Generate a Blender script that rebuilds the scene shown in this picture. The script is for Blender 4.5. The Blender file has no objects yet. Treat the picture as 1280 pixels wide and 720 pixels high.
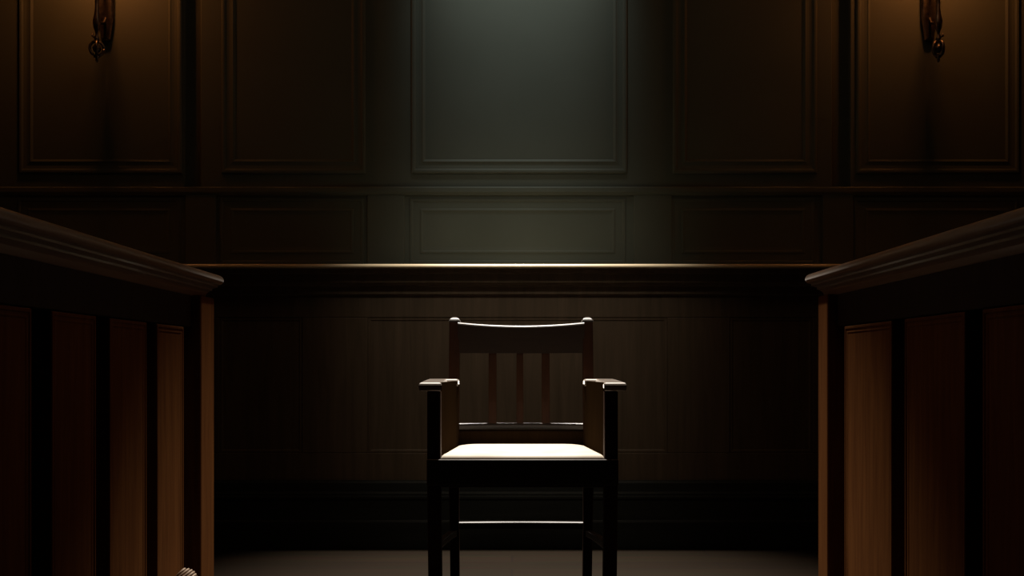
import bpy, bmesh, math, random
from mathutils import Vector
random.seed(3)
C = bpy.context.scene.collection
EYE, F, HY = 0.765, 1200.0, 459.0       # eye height, focal length in pixels, horizon row
XC = 0.033                              # centre line of chair and back wall

# ------------------------------------------------------------------ materials
def wood(name, c1, c2, rough=0.35, axis='z', scale=1.0, coat=0.0, bump=0.12, spec=0.5, sheen=0.0):
    m = bpy.data.materials.new(name); m.use_nodes = True
    nt = m.node_tree; n = nt.nodes; l = nt.links
    b = n['Principled BSDF']
    tc = n.new('ShaderNodeTexCoord'); mp = n.new('ShaderNodeMapping')
    s = {'z': (26, 26, 1.6), 'x': (1.6, 26, 26), 'y': (26, 1.6, 26)}[axis]
    mp.inputs['Scale'].default_value = [v*scale for v in s]
    no = n.new('ShaderNodeTexNoise'); no.inputs['Scale'].default_value = 1.6
    no.inputs['Detail'].default_value = 7; no.inputs['Roughness'].default_value = .62
    no.inputs['Distortion'].default_value = .6
    cr = n.new('ShaderNodeValToRGB')
    cr.color_ramp.elements[0].position = .32; cr.color_ramp.elements[0].color = (*c1, 1)
    cr.color_ramp.elements[1].position = .70; cr.color_ramp.elements[1].color = (*c2, 1)
    bp = n.new('ShaderNodeBump'); bp.inputs['Strength'].default_value = bump; bp.inputs['Distance'].default_value = .002
    l.new(tc.outputs['Object'], mp.inputs['Vector']); l.new(mp.outputs[0], no.inputs['Vector'])
    l.new(no.outputs['Fac'], cr.inputs[0]); l.new(cr.outputs[0], b.inputs['Base Color'])
    l.new(no.outputs['Fac'], bp.inputs['Height']); l.new(bp.outputs[0], b.inputs['Normal'])
    b.inputs['Roughness'].default_value = rough
    b.inputs['Specular IOR Level'].default_value = spec
    b.inputs['Sheen Weight'].default_value = sheen; b.inputs['Sheen Roughness'].default_value = .3; b.inputs['Sheen Tint'].default_value = (1, .93, .86, 1)
    b.inputs['Coat Weight'].default_value = coat; b.inputs['Coat Roughness'].default_value = .2
    return m

def paint(name, c1, c2, rough=.5, scale=3.0, metallic=0.0, bump=.05, spec=.5):
    m = bpy.data.materials.new(name); m.use_nodes = True
    nt = m.node_tree; n = nt.nodes; l = nt.links
    b = n['Principled BSDF']
    tc = n.new('ShaderNodeTexCoord')
    no = n.new('ShaderNodeTexNoise'); no.inputs['Scale'].default_value = scale; no.inputs['Detail'].default_value = 5
    cr = n.new('ShaderNodeValToRGB')
    cr.color_ramp.elements[0].position = .3; cr.color_ramp.elements[0].color = (*c1, 1)
    cr.color_ramp.elements[1].position = .7; cr.color_ramp.elements[1].color = (*c2, 1)
    bp = n.new('ShaderNodeBump'); bp.inputs['Strength'].default_value = bump; bp.inputs['Distance'].default_value = .002
    l.new(tc.outputs['Object'], no.inputs['Vector']); l.new(no.outputs['Fac'], cr.inputs[0])
    l.new(cr.outputs[0], b.inputs['Base Color'])
    l.new(no.outputs['Fac'], bp.inputs['Height']); l.new(bp.outputs[0], b.inputs['Normal'])
    b.inputs['Roughness'].default_value = rough; b.inputs['Metallic'].default_value = metallic
    b.inputs['Specular IOR Level'].default_value = spec
    return m

def floor_mat():
    m = bpy.data.materials.new('floor_boards'); m.use_nodes = True
    nt = m.node_tree; n = nt.nodes; l = nt.links
    b = n['Principled BSDF']
    tc = n.new('ShaderNodeTexCoord')
    br = n.new('ShaderNodeTexBrick'); br.inputs['Scale'].default_value = 1
    br.inputs['Brick Width'].default_value = 1.6; br.inputs['Row Height'].default_value = .13
    br.inputs['Mortar Size'].default_value = .003; br.inputs['Bias'].default_value = 0
    br.inputs['Color1'].default_value = (.0125, .0074, .003, 1); br.inputs['Color2'].default_value = (.018, .0108, .0045, 1)
    br.inputs['Mortar'].default_value = (.012, .007, .004, 1)
    mp = n.new('ShaderNodeMapping'); mp.inputs['Scale'].default_value = (1.5, 30, 1)
    no = n.new('ShaderNodeTexNoise'); no.inputs['Scale'].default_value = 2; no.inputs['Detail'].default_value = 6
    mx = n.new('ShaderNodeMix'); mx.data_type = 'RGBA'; mx.blend_type = 'MULTIPLY'; mx.inputs['Factor'].default_value = .6
    l.new(tc.outputs['Object'], br.inputs['Vector']); l.new(tc.outputs['Object'], mp.inputs['Vector'])
    l.new(mp.outputs[0], no.inputs['Vector']); l.new(br.outputs['Color'], mx.inputs['A']); l.new(no.outputs['Color'], mx.inputs['B'])
    l.new(mx.outputs['Result'], b.inputs['Base Color'])
    b.inputs['Roughness'].default_value = .7; b.inputs['Specular IOR Level'].default_value = .12
    return m

def emit(name, col, s):
    m = bpy.data.materials.new(name); m.use_nodes = True
    b = m.node_tree.nodes['Principled BSDF']
    b.inputs['Base Color'].default_value = (*col, 1)
    b.inputs['Emission Color'].default_value = (*col, 1); b.inputs['Emission Strength'].default_value = s
    return m

M = {
 'wall':   paint('upper_wall_paint', (.058, .068, .056), (.069, .080, .067), .7, 2.2, spec=.15),
 'wains':  wood('wainscot_wood', (.080, .056, .035), (.120, .084, .054), .6, 'z', .8, spec=.2, bump=.05),
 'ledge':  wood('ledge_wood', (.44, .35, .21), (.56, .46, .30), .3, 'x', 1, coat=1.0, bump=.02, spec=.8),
 'base':   wood('ebonised_base_wood', (.012, .0135, .0115), (.019, .021, .018), .6, 'x', .8, spec=.2),
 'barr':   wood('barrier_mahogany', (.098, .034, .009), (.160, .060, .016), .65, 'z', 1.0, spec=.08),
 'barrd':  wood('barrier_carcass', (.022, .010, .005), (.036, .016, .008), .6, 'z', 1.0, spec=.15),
 'cap':    wood('cap_rail_wood', (.14, .075, .04), (.21, .12, .065), .4, 'y', 1.0, coat=.5, sheen=1.0),
 'chair':  wood('chair_mahogany', (.024, .0085, .0035), (.038, .014, .0055), .6, 'z', 1.6, coat=.0, spec=.15),
 'chairx': wood('chair_mahogany_rails', (.011, .0055, .003), (.018, .009, .005), .42, 'x', 1.6, coat=.18, sheen=.2),
 'arm':    wood('lit_armrest_wood', (.17, .135, .108), (.22, .18, .145), .5, 'y', 1.6, coat=.1, sheen=1.0),  # paler copy of the chair wood, overhead light put into its colour
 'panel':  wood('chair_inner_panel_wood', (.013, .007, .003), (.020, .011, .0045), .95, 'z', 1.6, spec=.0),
 'cream':  paint('cream_upholstery', (.42, .345, .265), (.51, .455, .38), .62, 7, bump=.2),
 'brass':  paint('aged_bronze', (.05, .044, .042), (.16, .14, .13), .36, 40, metallic=1),
 'scroll': wood('pale_carved_wood', (.30, .20, .13), (.46, .34, .24), .5, 'x', 2),
 'bulb':   emit('lamp_bulb_glow', (1, .6, .28), 6),
 'floor':  floor_mat(),
 'ceil':   paint('ceiling_paint', (.05, .045, .04), (.06, .055, .048), .7),
 'side':   wood('side_wall_wood', (.03, .018, .010), (.05, .03, .017), .5),
}

# ------------------------------------------------------------------ mesh helpers
def link(name, bm, mat, parent=None, smooth=False, bevel=0, seg=2):
    me = bpy.data.meshes.new(name)
    bmesh.ops.recalc_face_normals(bm, faces=bm.faces[:])
    bm.to_mesh(me); bm.free()
    me.materials.append(M[mat])
    o = bpy.data.objects.new(name, me); C.objects.link(o)
    if smooth:
        for p in me.polygons: p.use_smooth = True
    if bevel:
        md = o.modifiers.new('bevel', 'BEVEL'); md.width = bevel; md.segments = seg
        md.limit_method = 'ANGLE'; md.angle_limit = math.radians(40)
        md.harden_normals = False
    if parent: o.parent = parent
    return o
def empty(name, loc=(0, 0, 0)):
    o = bpy.data.objects.new(name, None); C.objects.link(o); o.location = loc
    o.empty_display_size = .1
    return o
def tag(o, label, cat, group=None):
    o['label'] = label; o['category'] = cat
    if group: o['group'] = group
    return o
def struct(o, label=None):
    o['kind'] = 'structure'
    if label: o['label'] = label
    return o
def hexa(bm, pts):
    v = [bm.verts.new(p) for p in pts]
    for f in ((0, 3, 2, 1), (4, 5, 6, 7), (0, 1, 5, 4), (1, 2, 6, 5), (2, 3, 7, 6), (3, 0, 4, 7)):
        bm.faces.new([v[i] for i in f])
def box(bm, x0, x1, y0, y1, z0, z1):
    hexa(bm, [(x0, y0, z0), (x1, y0, z0), (x1, y1, z0), (x0, y1, z0), (x0, y0, z1), (x1, y0, z1), (x1, y1, z1), (x0, y1, z1)])
def one_box(*a):
    bm = bmesh.new(); box(bm, *a); return bm
def loft(bm, rings, close=True, cap0=True, cap1=True):
    vs = [[bm.verts.new(p) for p in r] for r in rings]
    n = len(vs[0])
    for a, b in zip(vs, vs[1:]):
        for i in range(n if close else n-1):
            j = (i+1) % n
            bm.faces.new((a[i], a[j], b[j], b[i]))
    if cap0: bm.faces.new(vs[0][::-1])
    if cap1: bm.faces.new(vs[-1])
def rings_panel(bm, u0, u1, v0, v1, prof, to3):
    """concentric rectangles: prof = [(inset, height), ...]; the last one is the field"""
    rs = []
    for ins, h in prof:
        rs.append([to3(u0+ins, v0+ins, h), to3(u1-ins, v0+ins, h), to3(u1-ins, v1-ins, h), to3(u0+ins, v1-ins, h)])
    loft(bm, rs)
def rrect(x0, x1, y0, y1, d, r, z, n=5):
    x0 -= d; x1 += d; y0 -= d; y1 += d
    pts = []
    for cx, cy, a0 in ((x1-r, y0+r, -90), (x1-r, y1-r, 0), (x0+r, y1-r, 90), (x0+r, y0+r, 180)):
        for k in range(n+1):
            a = math.radians(a0+90*k/n)
            pts.append((cx+r*math.cos(a), cy+r*math.sin(a), z))
    return pts
def lathe(bm, cx, cy, prof, n=20):
    loft(bm, [[(cx+r*math.cos(2*math.pi*k/n), cy+r*math.sin(2*math.pi*k/n), z) for k in range(n)] for r, z in prof])
def tube(bm, pts, r, n=8):
    rings = []
    for i, p in enumerate(pts):
        p = Vector(p); a = Vector(pts[max(i-1, 0)]); b = Vector(pts[min(i+1, len(pts)-1)])
        t = (b-a).normalized(); up = Vector((1, 0, 0)) if abs(t.x) < .9 else Vector((0, 1, 0))
        u = t.cross(up).normalized(); w = t.cross(u)
        rr = r[i] if isinstance(r, (list, tuple)) else r
        rings.append([tuple(p+u*rr*math.cos(2*math.pi*k/n)+w*rr*math.sin(2*math.pi*k/n)) for k in range(n)])
    loft(bm, rings)

# pixel column / row on a plane at distance Y, used to measure real sizes
def PX(x, Y): return (x-640)*Y/F
def PZ(y, Y): return EYE+(HY-y)*Y/F

# ------------------------------------------------------------------ room
XL, XR, YF, YB, H = -2.75, 2.8, -2.6, 4.35, 4.0
struct(link('floor', one_box(XL-.1, XR+.1, YF-.1, YB+.2, -.1, 0), 'floor'), 'dark wooden board floor')
struct(link('ceiling', one_box(XL-.1, XR+.1, YF-.1, YB+.2, H, H+.1), 'ceil'))
struct(link('wall_left', one_box(XL-.1, XL, YF, YB+.1, 0, H), 'side'))
struct(link('wall_right', one_box(XR, XR+.1, YF, YB+.1, 0, H), 'side'))
struct(link('wall_front', one_box(XL, XR, YF-.1, YF, 0, H), 'side'))

wall = struct(link('wall_back', one_box(XL, XR, YB+.032, YB+.14, 0, H), 'wall'), 'tall panelled back wall with rectangular moulded panels')
link('lower_boarding', one_box(XL, XR, YB, YB+.032, 0, PZ(241, YB)), 'wall', wall)
for a, b in ((XL, PX(230, YB)), (PX(251, YB), PX(1040, YB)), (PX(1063, YB), XR)):   # raised bays parted by sunk channels
    link('raised_bay', one_box(a, b, YB, YB+.032, PZ(241, YB), 3.7), 'wall', wall, bevel=.003)
W3 = lambda u, v, h: (u, YB-h, v)
MOULD = [(0, 0), (0, .005), (.006, .009), (.014, .009), (.022, .0045), (.036, .0035), (.048, .005), (.053, .0075), (.058, .005), (.064, .001), (.30, .001)]
cols = [(24, 228), (277, 457), (514, 784), (841, 1021), (1070, 1274)]
for a, b in cols:
    bm = bmesh.new()
    rings_panel(bm, PX(a, YB), PX(b, YB), PZ(217, YB), 3.55, [(i if i < .1 else .075, h) for i, h in MOULD], W3)
    link('wall_panel', bm, 'wall', wall, bevel=.0015)
LOWM = [(0, 0), (0, .003), (.003, .0045), (.012, .0045), (.016, .002), (.046, .0015), (.050, .004), (.056, .0045), (.062, .002), (.075, .001)]
for a, b in cols:
    bm = bmesh.new()
    rings_panel(bm, PX(a-2, YB), PX(b-2, YB), PZ(330, YB), PZ(248, YB), LOWM, W3)
    link('lower_panel', bm, 'wall', wall, bevel=.0015)
# picture rail between the two rows of panels
def sweep_x(bm, x0, x1, prof):
    loft(bm, [[(x0, y, z) for y, z in prof], [(x1, y, z) for y, z in prof]])
bm = bmesh.new(); z = PZ(241, YB)
sweep_x(bm, XL, XR, [(YB, z-.012), (YB-.006, z-.012), (YB-.010, z-.004), (YB-.014, z+.002), (YB-.014, z+.020), (YB-.008, z+.026), (YB, z+.028)])
link('dividing_rail', bm, 'wall', wall, bevel=.001)
for a, b in ((459, 506), (792, 840), (232, 270), (1028, 1066)):
    bm = bmesh.new()
    rings_panel(bm, PX(a, YB), PX(b, YB), 1.2, PZ(244, YB), [(0, 0), (0, .006), (.003, .009)], W3)
    link('pilaster_block', bm, 'wall', wall)

# lower wainscot standing in front of the wall
YW = 4.08
wn = struct(link('trim_1', one_box(XL, XR, YW, YB, 0, 1.16), 'wains'), 'brown wood wainscot with a projecting ledge behind the chair')
V3 = lambda u, v, h: (u, YW-h, v)
zt, zb = PZ(397, YW), PZ(566, YW)
wc = [(150, 262), (275, 378), (460, 834), (912, 1015), (1030, 1140)]
RAISE = .007
def frame_with_holes():
    """stiles and rails of the wainscot, panels sunk between them"""
    bm = bmesh.new()
    xs = [XL] + [PX(v, YW) for ab in wc for v in ab] + [XR]
    for i in range(0, len(xs), 2):
        box(bm, xs[i], xs[i+1], YW-RAISE, YW+.004, zb, zt)
    box(bm, XL, XR, YW-RAISE, YW+.004, zt, 1.16); box(bm, XL, XR, YW-RAISE, YW+.004, .2, zb)
    return bm
link('wainscot_frame', frame_with_holes(), 'wains', wn, bevel=.003)
for a, b in wc:
    bm = bmesh.new(); a, b = PX(a, YW), PX(b, YW)
    rings_panel(bm, a+.002, b-.002, zb+.002, zt-.002, [(0, 0), (0, .0045), (.008, .0045), (.013, .001), (.02, .001)], V3)
    link('wainscot_panel', bm, 'wains', wn)
# ledge with bullnose and bed mouldings
bm = bmesh.new()
def arc(cy, cz, r, a0, a1, n=8):
    return [(cy+r*math.cos(math.radians(a0+(a1-a0)*k/n)), cz+r*math.sin(math.radians(a0+(a1-a0)*k/n))) for k in range(n+1)]
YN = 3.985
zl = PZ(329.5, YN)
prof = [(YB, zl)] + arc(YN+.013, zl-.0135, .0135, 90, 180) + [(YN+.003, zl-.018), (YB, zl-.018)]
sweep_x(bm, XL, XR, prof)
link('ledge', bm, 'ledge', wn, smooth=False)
bm = bmesh.new()
sweep_x(bm, XL, XR, [(YW, zl-.018), (4.018, zl-.018), (4.018, zl-.034), (4.022, zl-.036), (4.030, zl-.040), (4.030, zl-.074), (4.042, zl-.084), (4.056, zl-.088), (4.060, zl-.090), (4.060, zl-.120), (4.064, zl-.125), (YW, zl-.126)])
link('ledge_moulding', bm, 'wains', wn, bevel=.001)
bm = bmesh.new(); YS = 4.035
sweep_x(bm, XL, XR, [(YW+.01, 0), (YS, 0), (YS, .112), (YS+.003, .118), (YS+.006, .122), (YS+.006, .205), (YS+.001, .212), (YS+.001, .220), (YS+.008, .224), (YS+.008, .232), (YS+.016, .240), (YS+.020, .275), (YS+.028, .285), (YW+.01, .287)])
o = struct(link('baseboard_back', bm, 'base', None, bevel=.001), 'black stepped baseboard along the back wall')

# ------------------------------------------------------------------ barriers
def barrier(side, xf, y_end, post_y, panels, label):
    """side -1 left / +1 right; xf distance of the panel face from the camera axis"""
    y0 = .55
    top = 1.076; d0 = 1.07-.0
    t = empty('courtroom_barrier', (side*1.13, (y0+y_end)/2, 0)); tag(t, label, 'barrier')
    inv = t.matrix_world.inverted(); off = Vector(t.location)
    S = lambda x: side*x - off.x
    Yy = lambda y: y - off.y
    def B(bm, xa, xb, ya, yb, za, zb_):
        a, b = sorted((S(xa), S(xb))); box(bm, a, b, Yy(ya), Yy(yb), za, zb_)
    yp0, yp1 = post_y
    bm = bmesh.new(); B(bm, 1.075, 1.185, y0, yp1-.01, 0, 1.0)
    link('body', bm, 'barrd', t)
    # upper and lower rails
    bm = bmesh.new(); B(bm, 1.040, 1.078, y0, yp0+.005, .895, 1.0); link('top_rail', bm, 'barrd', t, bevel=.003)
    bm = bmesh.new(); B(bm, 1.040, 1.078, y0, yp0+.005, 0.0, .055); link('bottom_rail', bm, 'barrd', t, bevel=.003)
    # raised panels
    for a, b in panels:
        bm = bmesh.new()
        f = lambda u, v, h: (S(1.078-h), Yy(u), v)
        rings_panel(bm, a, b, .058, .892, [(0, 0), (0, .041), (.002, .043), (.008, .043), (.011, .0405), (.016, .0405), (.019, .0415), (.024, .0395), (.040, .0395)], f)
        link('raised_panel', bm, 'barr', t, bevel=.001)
    # end post
    bm = bmesh.new(); B(bm, 1.010, 1.215, yp0, yp1, 0, 1.0); link('end_post', bm, 'barr', t, bevel=.006, seg=3)
    # moulded cap rail all round
    prof = [(.000, .996), (.006, .998), (.010, 1.004), (.014, 1.014), (.024, 1.022), (.030, 1.024), (.030, 1.030), (.040, 1.034), (.046, 1.036), (.046, 1.042), (.056, 1.046)]
    xa, xb = sorted((S(1.044), S(1.182)))
    cyc, rr = 1.0600, .016
    for k in range(9):
        a = math.radians(-90+180*k/8); prof.append((.048+rr*math.cos(a), cyc+rr*math.sin(a)))
    prof.append((.03, 1.076))
    ye = y_end-.064
    rings = [rrect(xa, xb, Yy(y0), Yy(ye), d, .006+max(0, d)*.55, z) for d, z in prof]
    bm = bmesh.new(); loft(bm, rings); cr_ = link('cap_rail', bm, 'cap', t, smooth=True); cr_.data.set_sharp_from_angle(angle=math.radians(28))
    return t, off
pl = [(1.835-.32*k, 2.07-.32*k) for k in range(3, 0, -1)] + [(1.835, 2.07), (2.161, 2.391), (2.472, 2.722), (2.803, 3.029)]
bl, offl = barrier(-1, 1.03, 3.30, (3.12, 3.258), pl, 'dark panelled wooden barrier at the left of the chair, its narrow panels close together')
pr = [(.935, 1.273), (1.355, 1.693), (1.775, 2.113), (2.195, 2.533), (2.619, 2.990)]
brr, offr = barrier(1, 1.03, 3.245, (3.075, 3.17), pr, 'dark wooden barrier right of the chair, with wider panels and a brighter rounded rail tip')
# carved ribbed scroll at the foot of the left barrier, near its far end
bm = bmesh.new()
cx, cy, cz = -1.000, 2.93, .124
q2 = math.sqrt(.5)
for k in range(7):
    R = (.018, .025, .029, .030, .029, .026, .021)[k]
    ox, oz = (k-2)*.0088*q2, -(k-2)*.0088*q2
    pts = []
    for j in range(25):
        a = 2*math.pi*j/24
        pts.append((cx+ox+R*math.cos(a)*q2-offl.x, cy+R*.8*math.sin(a)-offl.y, cz+oz+R*math.cos(a)*q2))
    tube(bm, pts, .0036, 8)
lathe(bm, cx-offl.x, cy-offl.y, [(.012, 0), (.03, .004), (.03, .02), (.018, .034), (.020, .06), (.022, .09), (.020, .115), (.008, .13)], 18)
o = link('carved_foot_scroll', bm, 'scroll', bl, smooth=True); o['label'] = 'ribbed pale carved scroll at the foot'

# ------------------------------------------------------------------ chair
ch = empty('armchair', (XC, 3.2, 0))
tag(ch, 'dark mahogany slat-back armchair with a cream seat standing alone in the middle', 'chair')
def cb(name, bm, mat='chair', bevel=.004, seg=3, smooth=False, lab=None):
    bmesh.ops.translate(bm, verts=bm.verts[:], vec=(0, -3.2, 0))
    o = link(name, bm, mat, ch, smooth=smooth, bevel=bevel, seg=seg)
    if lab: o['label'] = lab
    return o
def sx(s, a, b): return sorted((s*a, s*b))
YR = 3.46
for s in (-1, 1):
    # front leg running up to the armrest
    a, b = sx(s, .2985, .256)
    bm = bmesh.new()
    loft(bm, [[(a, 3.0, z), (b, 3.0, z), (b, 3.043, z), (a, 3.043, z)] for z in (.40, .69)])
    sh = -s*.004
    loft(bm, [[(a+sh, 3.004, 0), (b+sh, 3.004, 0), (b+sh, 3.043, 0), (a+sh, 3.043, 0)], [(a, 3.0, .41), (b, 3.0, .41), (b, 3.043, .41), (a, 3.043, .41)]])
    cb('front_leg', bm)
    # rear leg, raked, with a rounded top
    a, b = sx(s, .261, .2235)
    path = [(0, YR+.035), (.2, YR+.006), (.42, YR), (.6, YR+.006), (.75, YR+.02), (.90, YR+.043), (.936, YR+.049)]
    rings = []
    for z, y in path:
        w = .004 if z < .3 else 0
        aa, bb = (a+w, b+0) if s < 0 else (a, b-w)
        rings.append([(aa, y-.018, z), (bb, y-.018, z), (bb, y+.018, z), (aa, y+.018, z)])
    bm = bmesh.new(); loft(bm, rings)
    # rounded head
    c = (a+b)/2; hw = (b-a)/2
    rg = []
    for k in range(6):
        t = k/5*math.pi/2*.86
        e = math.cos(t)
        y = YR+.049
        rg.append([(c-hw*1.12*e, y-.021*e, .930+.018*math.sin(t)), (c+hw*1.12*e, y-.021*e, .930+.018*math.sin(t)), (c+hw*1.12*e, y+.021*e, .930+.018*math.sin(t)), (c-hw*1.12*e, y+.021*e, .930+.018*math.sin(t))])
    cb('rear_leg', bm, bevel=.003)
    bm = bmesh.new(); loft(bm, rg); cb('post_cap', bm, 'chairx', bevel=.002)
    # armrest: broad front pad, narrow return to the rear post
    out = [(-.321, 2.965), (-.2505, 2.965), (-.2568, 3.045), (-.2585, 3.12), (-.266, 3.36), (-.262, 3.385), (-.223, 3.388), (-.223, 3.452), (-.262, 3.456), (-.262, 3.475), (-.334, 3.45), (-.333, 3.30), (-.327, 3.10)]
    def at(x, y, dz, sc=1.0):
        zz = .7175+(y-2.965)*.012+dz
        return (s*-x if s > 0 else x, y, zz)
    def ring(dz, grow):
        cxm = sum(p[0] for p in out)/len(out); cym = sum(p[1] for p in out)/len(out)
        r = []
        n = len(out)
        for i, p in enumerate(out):
            pa = Vector(out[i-1]); pb = Vector(p); pc = Vector(out[(i+1) % n])
            d1 = (pb-pa).normalized(); d2 = (pc-pb).normalized()
            n1 = Vector((d1.y, -d1.x)); n2 = Vector((d2.y, -d2.x)); nn = (n1+n2)
            nn = nn/max(nn.length_squared/2, .6)
            q = pb+nn*grow
            r.append(at(q.x, q.y, dz))
        return r
    bm = bmesh.new()
    loft(bm, [ring(-.026, -.006), ring(-.024, -.002), ring(-.018, 0), ring(-.008, 0), ring(-.003, -.002), ring(0, -.007)])
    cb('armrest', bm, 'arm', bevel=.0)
    # solid side panel between the posts, its face meeting the inner edge of the arm
    q = -s
    bm = bmesh.new()
    lo = [(s*.268, 3.046), (s*.2568, 3.046), (s*.2235, 3.437), (s*.235, 3.437)]
    if s > 0: lo = lo[::-1]
    loft(bm, [[(x, y, z) for x, y in lo] for z in (.44, .7165)])
    cb('side_panel', bm, 'panel', bevel=0)
    # bowed side stretcher
    rings = []
    for k in range(11):
        u = k/10; y = 3.035+u*(YR-.03-3.035)
        z = .203-.021*u+.005*math.sin(u*math.pi)
        x = -(.276-.034*u)
        rings.append([(-s*(x-.012), y, z-.022), (-s*(x+.012), y, z-.022), (-s*(x+.012), y, z), (-s*(x-.012), y, z)])
    bm = bmesh.new(); loft(bm, rings); cb('side_stretcher', bm, 'chairx', bevel=.003)
# seat frame
bm = bmesh.new()
box(bm, -.2985, .2985, 2.985, 3.016, .397, .478)
for s in (-1, 1):
    a, b = sx(s, .29, .262)
    c, d = sx(s, .262, .234)
    hexa(bm, [(a, 3.01, .40), (b, 3.01, .40), (d, YR, .40), (c, YR, .40), (a, 3.01, .470), (b, 3.01, .470), (d, YR, .470), (c, YR, .470)])
box(bm, -.23, .23, YR-.015, YR+.004, .40, .472)
hexa(bm, [(-.28, 3.0, .455), (.28, 3.0, .455), (.24, YR, .455), (-.24, YR, .455), (-.28, 3.0, .468), (.28, 3.0, .468), (.24, YR, .468), (-.24, YR, .468)])
cb('seat_frame', bm, 'chairx', bevel=.003)
bm = bmesh.new()
box(bm, -.256, .256, 2.988, 3.012, .390, .399)
cb('apron_bead', bm, 'chairx', bevel=.003)
# cream seat: tapering outline, rounded rear corners, slightly dished
def seat_outline(g):
    pts = []
    hf, hb = .2555-g, .205-g
    y0, y1 = 2.995+g, 3.415-g
    r = .085
    def side(t): return hf+(hb+.012-hf)*t
    P = [(-hf+.006, y0), (hf-.006, y0), (hf, y0+.006)]
    for k in range(1, 9): P.append((side(k/11), y0+(y1-r-y0)*k/8))
    for k in range(1, 9):
        a = math.radians(90*k/8)
        P.append((side(8/11)-(r)*(1-math.cos(a))*.75, y1-r+r*math.sin(a)))
    n = len(P)
    L = [(-x, y) for x, y in P[:1:-1]]
    return P+L
rings = []
for g, z in ((.004, .466), (0, .470), (0, .480), (.003, .487), (.009, .4915), (.018, .4935), (.035, .492), (.07, .487), (.12, .483), (.17, .481)):
    if g < .03: o_ = seat_outline(g)
    else:
        f_ = {.035: .86, .07: .66, .12: .40, .17: .12}[g]
        o_ = [(x*f_, 3.205+(y-3.205)*f_) for x, y in seat_outline(.018)]
    rings.append([(x, y, z) for x, y in o_])
bm = bmesh.new(); loft(bm, rings)
cb('seat_cushion', bm, 'cream', bevel=0, smooth=True, lab='cream upholstered seat')
# back: crest rail bowed backwards, three slats, two lower rails
def bow(x): return .034*(1-(x/.228)**2)
def bowed(bm, x1, ybase, z0, z1, th, dip=0, k=1.0, n=16):
    rings = []
    for i in range(n+1):
        x = -x1+2*x1*i/n; d = bow(x)*k; dz = dip*(1-(x/x1)**2)
        y = ybase+d; zt_ = z1-dz; r = min(.009, th*.45)
        sec = [(x, y-th/2, z0), (x, y-th/2, zt_-r)]
        for q in range(1, 6):
            a = math.radians(180-180*q/6)
            sec.append((x, y+th/2*math.cos(a), zt_-r+r*math.sin(a)))
        sec += [(x, y+th/2, zt_-r), (x, y+th/2, z0)]
        rings.append(sec)
    loft(bm, rings)
bm = bmesh.new(); bowed(bm, .229, YR+.032, .816, .929, .024, dip=.011); cb('crest_rail', bm, 'chairx', bevel=0)
bm = bmesh.new(); bowed(bm, .229, YR+.018, .541, .563, .024, k=.8); cb('lower_back_rail', bm, 'chairx', bevel=0)
bm = bmesh.new(); bowed(bm, .229, YR+.006, .470, .5395, .026, k=.3); cb('bottom_back_board', bm, 'panel', bevel=0)
for x, w in ((-.104, .0145), (-.004, .0125), (.090, .0145)):
    y0 = YR+.018+bow(x)*.8; y1 = YR+.032+bow(x)
    bm = bmesh.new()
    loft(bm, [[(x-w, y-.007, z), (x+w, y-.007, z), (x+w, y+.007, z), (x-w, y+.007, z)] for y, z in ((y0, .556), (y0*.7+y1*.3-.004, .64), (y0*.35+y1*.65-.003, .73), (y1, .825))])
    cb('slat', bm, bevel=.0015)
bm = bmesh.new(); bowed(bm, .229, YR+.012, .181, .207, .017, k=.25); cb('rear_stretcher', bm, 'chairx', bevel=0)

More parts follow.
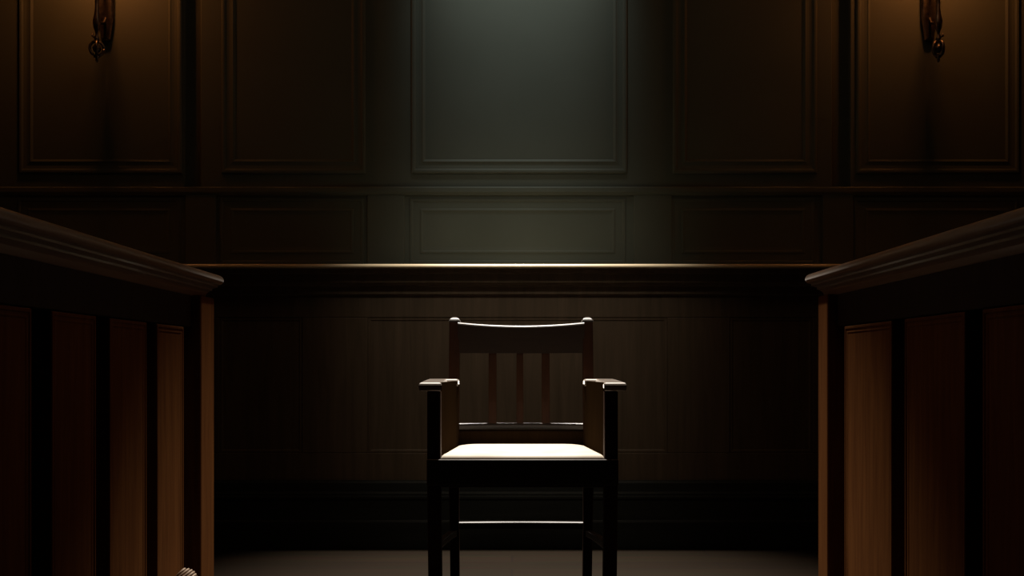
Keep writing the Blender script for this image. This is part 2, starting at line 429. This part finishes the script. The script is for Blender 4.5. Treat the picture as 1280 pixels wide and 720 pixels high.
# ------------------------------------------------------------------ sconces
def sconce(px, label):
    Y0 = 4.24
    x = PX(px, Y0)
    t = empty('wall_sconce', (x, YB, 2.45)); tag(t, label, 'wall lamp', 'bronze wall lamps')
    ox, oy, oz = x, YB, 2.45
    def add(name, bm, mat, smooth=True, bevel=0):
        bmesh.ops.translate(bm, verts=bm.verts[:], vec=(-ox, -oy, -oz))
        return link(name, bm, mat, t, smooth=smooth, bevel=bevel)
    bm = bmesh.new()                                    # tapering back plate on the wall
    for a, b, h in ((.030, .018, 0),):
        rs = []
        for ins, hh in ((0, .003), (0, .018), (.006, .026)):
            rs.append([(x+u*(w-ins), YB-hh, z+(ins if z < 2.4 else -ins)) for u, w, z in ((-1, .020, 2.24), (1, .020, 2.24), (1, .034, 2.34), (1, .036, 2.74), (-1, .036, 2.74), (-1, .034, 2.34))])
        loft(bm, rs)
    add('back_plate', bm, 'brass', False, .002)
    bm = bmesh.new()                                    # turned stem hanging in front of the plate
    lathe(bm, x, Y0, [(.004, 2.206), (.010, 2.210), (.012, 2.215), (.006, 2.225), (.007, 2.245), (.014, 2.262), (.018, 2.29), (.012, 2.32), (.008, 2.35), (.008, 2.40), (.010, 2.44), (.003, 2.46)])
    add('stem', bm, 'brass')
    bm = bmesh.new()                                    # pierced finial: two crossed rings round a small ball
    zc = 2.172
    for ang in (20, 110):
        ca, sa = math.cos(math.radians(ang)), math.sin(math.radians(ang))
        tube(bm, [(x+.029*math.cos(a)*ca, Y0+.029*math.cos(a)*sa, zc+.032*math.sin(a)) for a in [2*math.pi*k/24 for k in range(25)]], .0065, 8)
    lathe(bm, x, Y0, [(.002, zc-.019), (.013, zc-.014), (.019, zc), (.013, zc+.014), (.002, zc+.019)], 14)
    lathe(bm, x, Y0, [(.002, zc-.060), (.007, zc-.053), (.004, zc-.044), (.012, zc-.040), (.014, zc-.034), (.004, zc-.03)], 12)
    add('finial', bm, 'brass')
    bm = bmesh.new()                                    # scrolled arm from plate to stem
    tube(bm, [(x, YB-.02, 2.34), (x, YB-.04, 2.31), (x, YB-.07, 2.30), (x, YB-.09, 2.295), (x, Y0, 2.29)], .0065)
    add('arm', bm, 'brass'); bm = bmesh.new()
    tube(bm, [(x, YB-.02, 2.50), (x, YB-.08, 2.46), (x, YB-.15, 2.46), (x, YB-.205, 2.50), (x, YB-.22, 2.58)], .007)
    add('upper_arm', bm, 'brass'); bm = bmesh.new()
    s = -1 if px < 640 else 1
    tube(bm, [(x, Y0, 2.235), (x+s*.012, Y0, 2.222), (x+s*.020, Y0, 2.228), (x+s*.018, Y0, 2.24)], [.004, .004, .005, .003])
    add('leaf_scroll', bm, 'brass')
    YL = YB-.22
    bm = bmesh.new(); lathe(bm, x, YL, [(.006, 2.57), (.018, 2.59), (.022, 2.61), (.012, 2.625), (.012, 2.645)])
    add('candle_cup', bm, 'brass')
    bm = bmesh.new(); lathe(bm, x, YL, [(.008, 2.645), (.012, 2.66), (.020, 2.69), (.020, 2.71), (.010, 2.74), (.003, 2.76)])
    add('bulb', bm, 'bulb')
    L = bpy.data.lights.new('sconce_light', 'POINT'); L.energy = P_SCONCE; L.color = (1, .31, .075); L.shadow_soft_size = .04
    lo = bpy.data.objects.new('sconce_light', L); C.objects.link(lo); lo.location = (x, YL, 2.70)
P_SCONCE = 15.0
sconce(121, 'bronze wall lamp above the left barrier, only its low finial in view')
sconce(1173, 'bronze wall lamp above the right barrier, only its low finial in view')

# ------------------------------------------------------------------ light
def spot(loc, target, energy, col, size, blend, rad):
    L = bpy.data.lights.new('ceiling_spot', 'SPOT'); L.energy = energy; L.color = col
    L.spot_size = math.radians(size); L.spot_blend = blend; L.shadow_soft_size = rad
    o = bpy.data.objects.new('ceiling_spot', L); C.objects.link(o); o.location = loc
    d = Vector(target)-Vector(loc); o.rotation_euler = d.to_track_quat('-Z', 'Y').to_euler()
spot((XC, 3.95, 3.8), (XC, 3.15, 0), 1650, (1, .92, .82), 43, 1.0, .06)
spot((XC, 3.75, 3.95), (XC, 4.35, 2.9), 205, (.95, 1.0, .94), 44, 1.0, .08)
spot((XC, 1.9, 3.8), (XC, 4.08, 1.12), 115, (1, .90, .74), 29, 1.0, .2)
L = bpy.data.lights.new('warm_fill', 'AREA'); L.energy = 4.5; L.color = (1, .62, .34); L.shape = 'DISK'; L.size = 1.0  # added warm fill without a fixture, lifts wall sides and cap rails
o = bpy.data.objects.new('warm_fill', L); C.objects.link(o); o.location = (XC, 2.6, 3.9)

w = bpy.data.worlds.new('world'); bpy.context.scene.world = w; w.use_nodes = True
w.node_tree.nodes['Background'].inputs[0].default_value = (.0005, .0005, .0005, 1)

# ------------------------------------------------------------------ camera
cam = bpy.data.cameras.new('camera'); co = bpy.data.objects.new('camera', cam); C.objects.link(co)
co.location = (0, 0, EYE); co.rotation_euler = (math.radians(90), 0, 0)
cam.sensor_width = 36; cam.lens = 36*F/1280; cam.shift_y = (HY-360)/1280
cam.clip_start = .05
sc = bpy.context.scene; sc.camera = co
sc.view_settings.view_transform = 'Standard'; sc.view_settings.look = 'None'
sc.view_settings.exposure = 0; sc.view_settings.gamma = 1; sc.view_settings.use_curve_mapping = False
sc.cycles.use_denoising = True
sc.cycles.max_bounces = 8
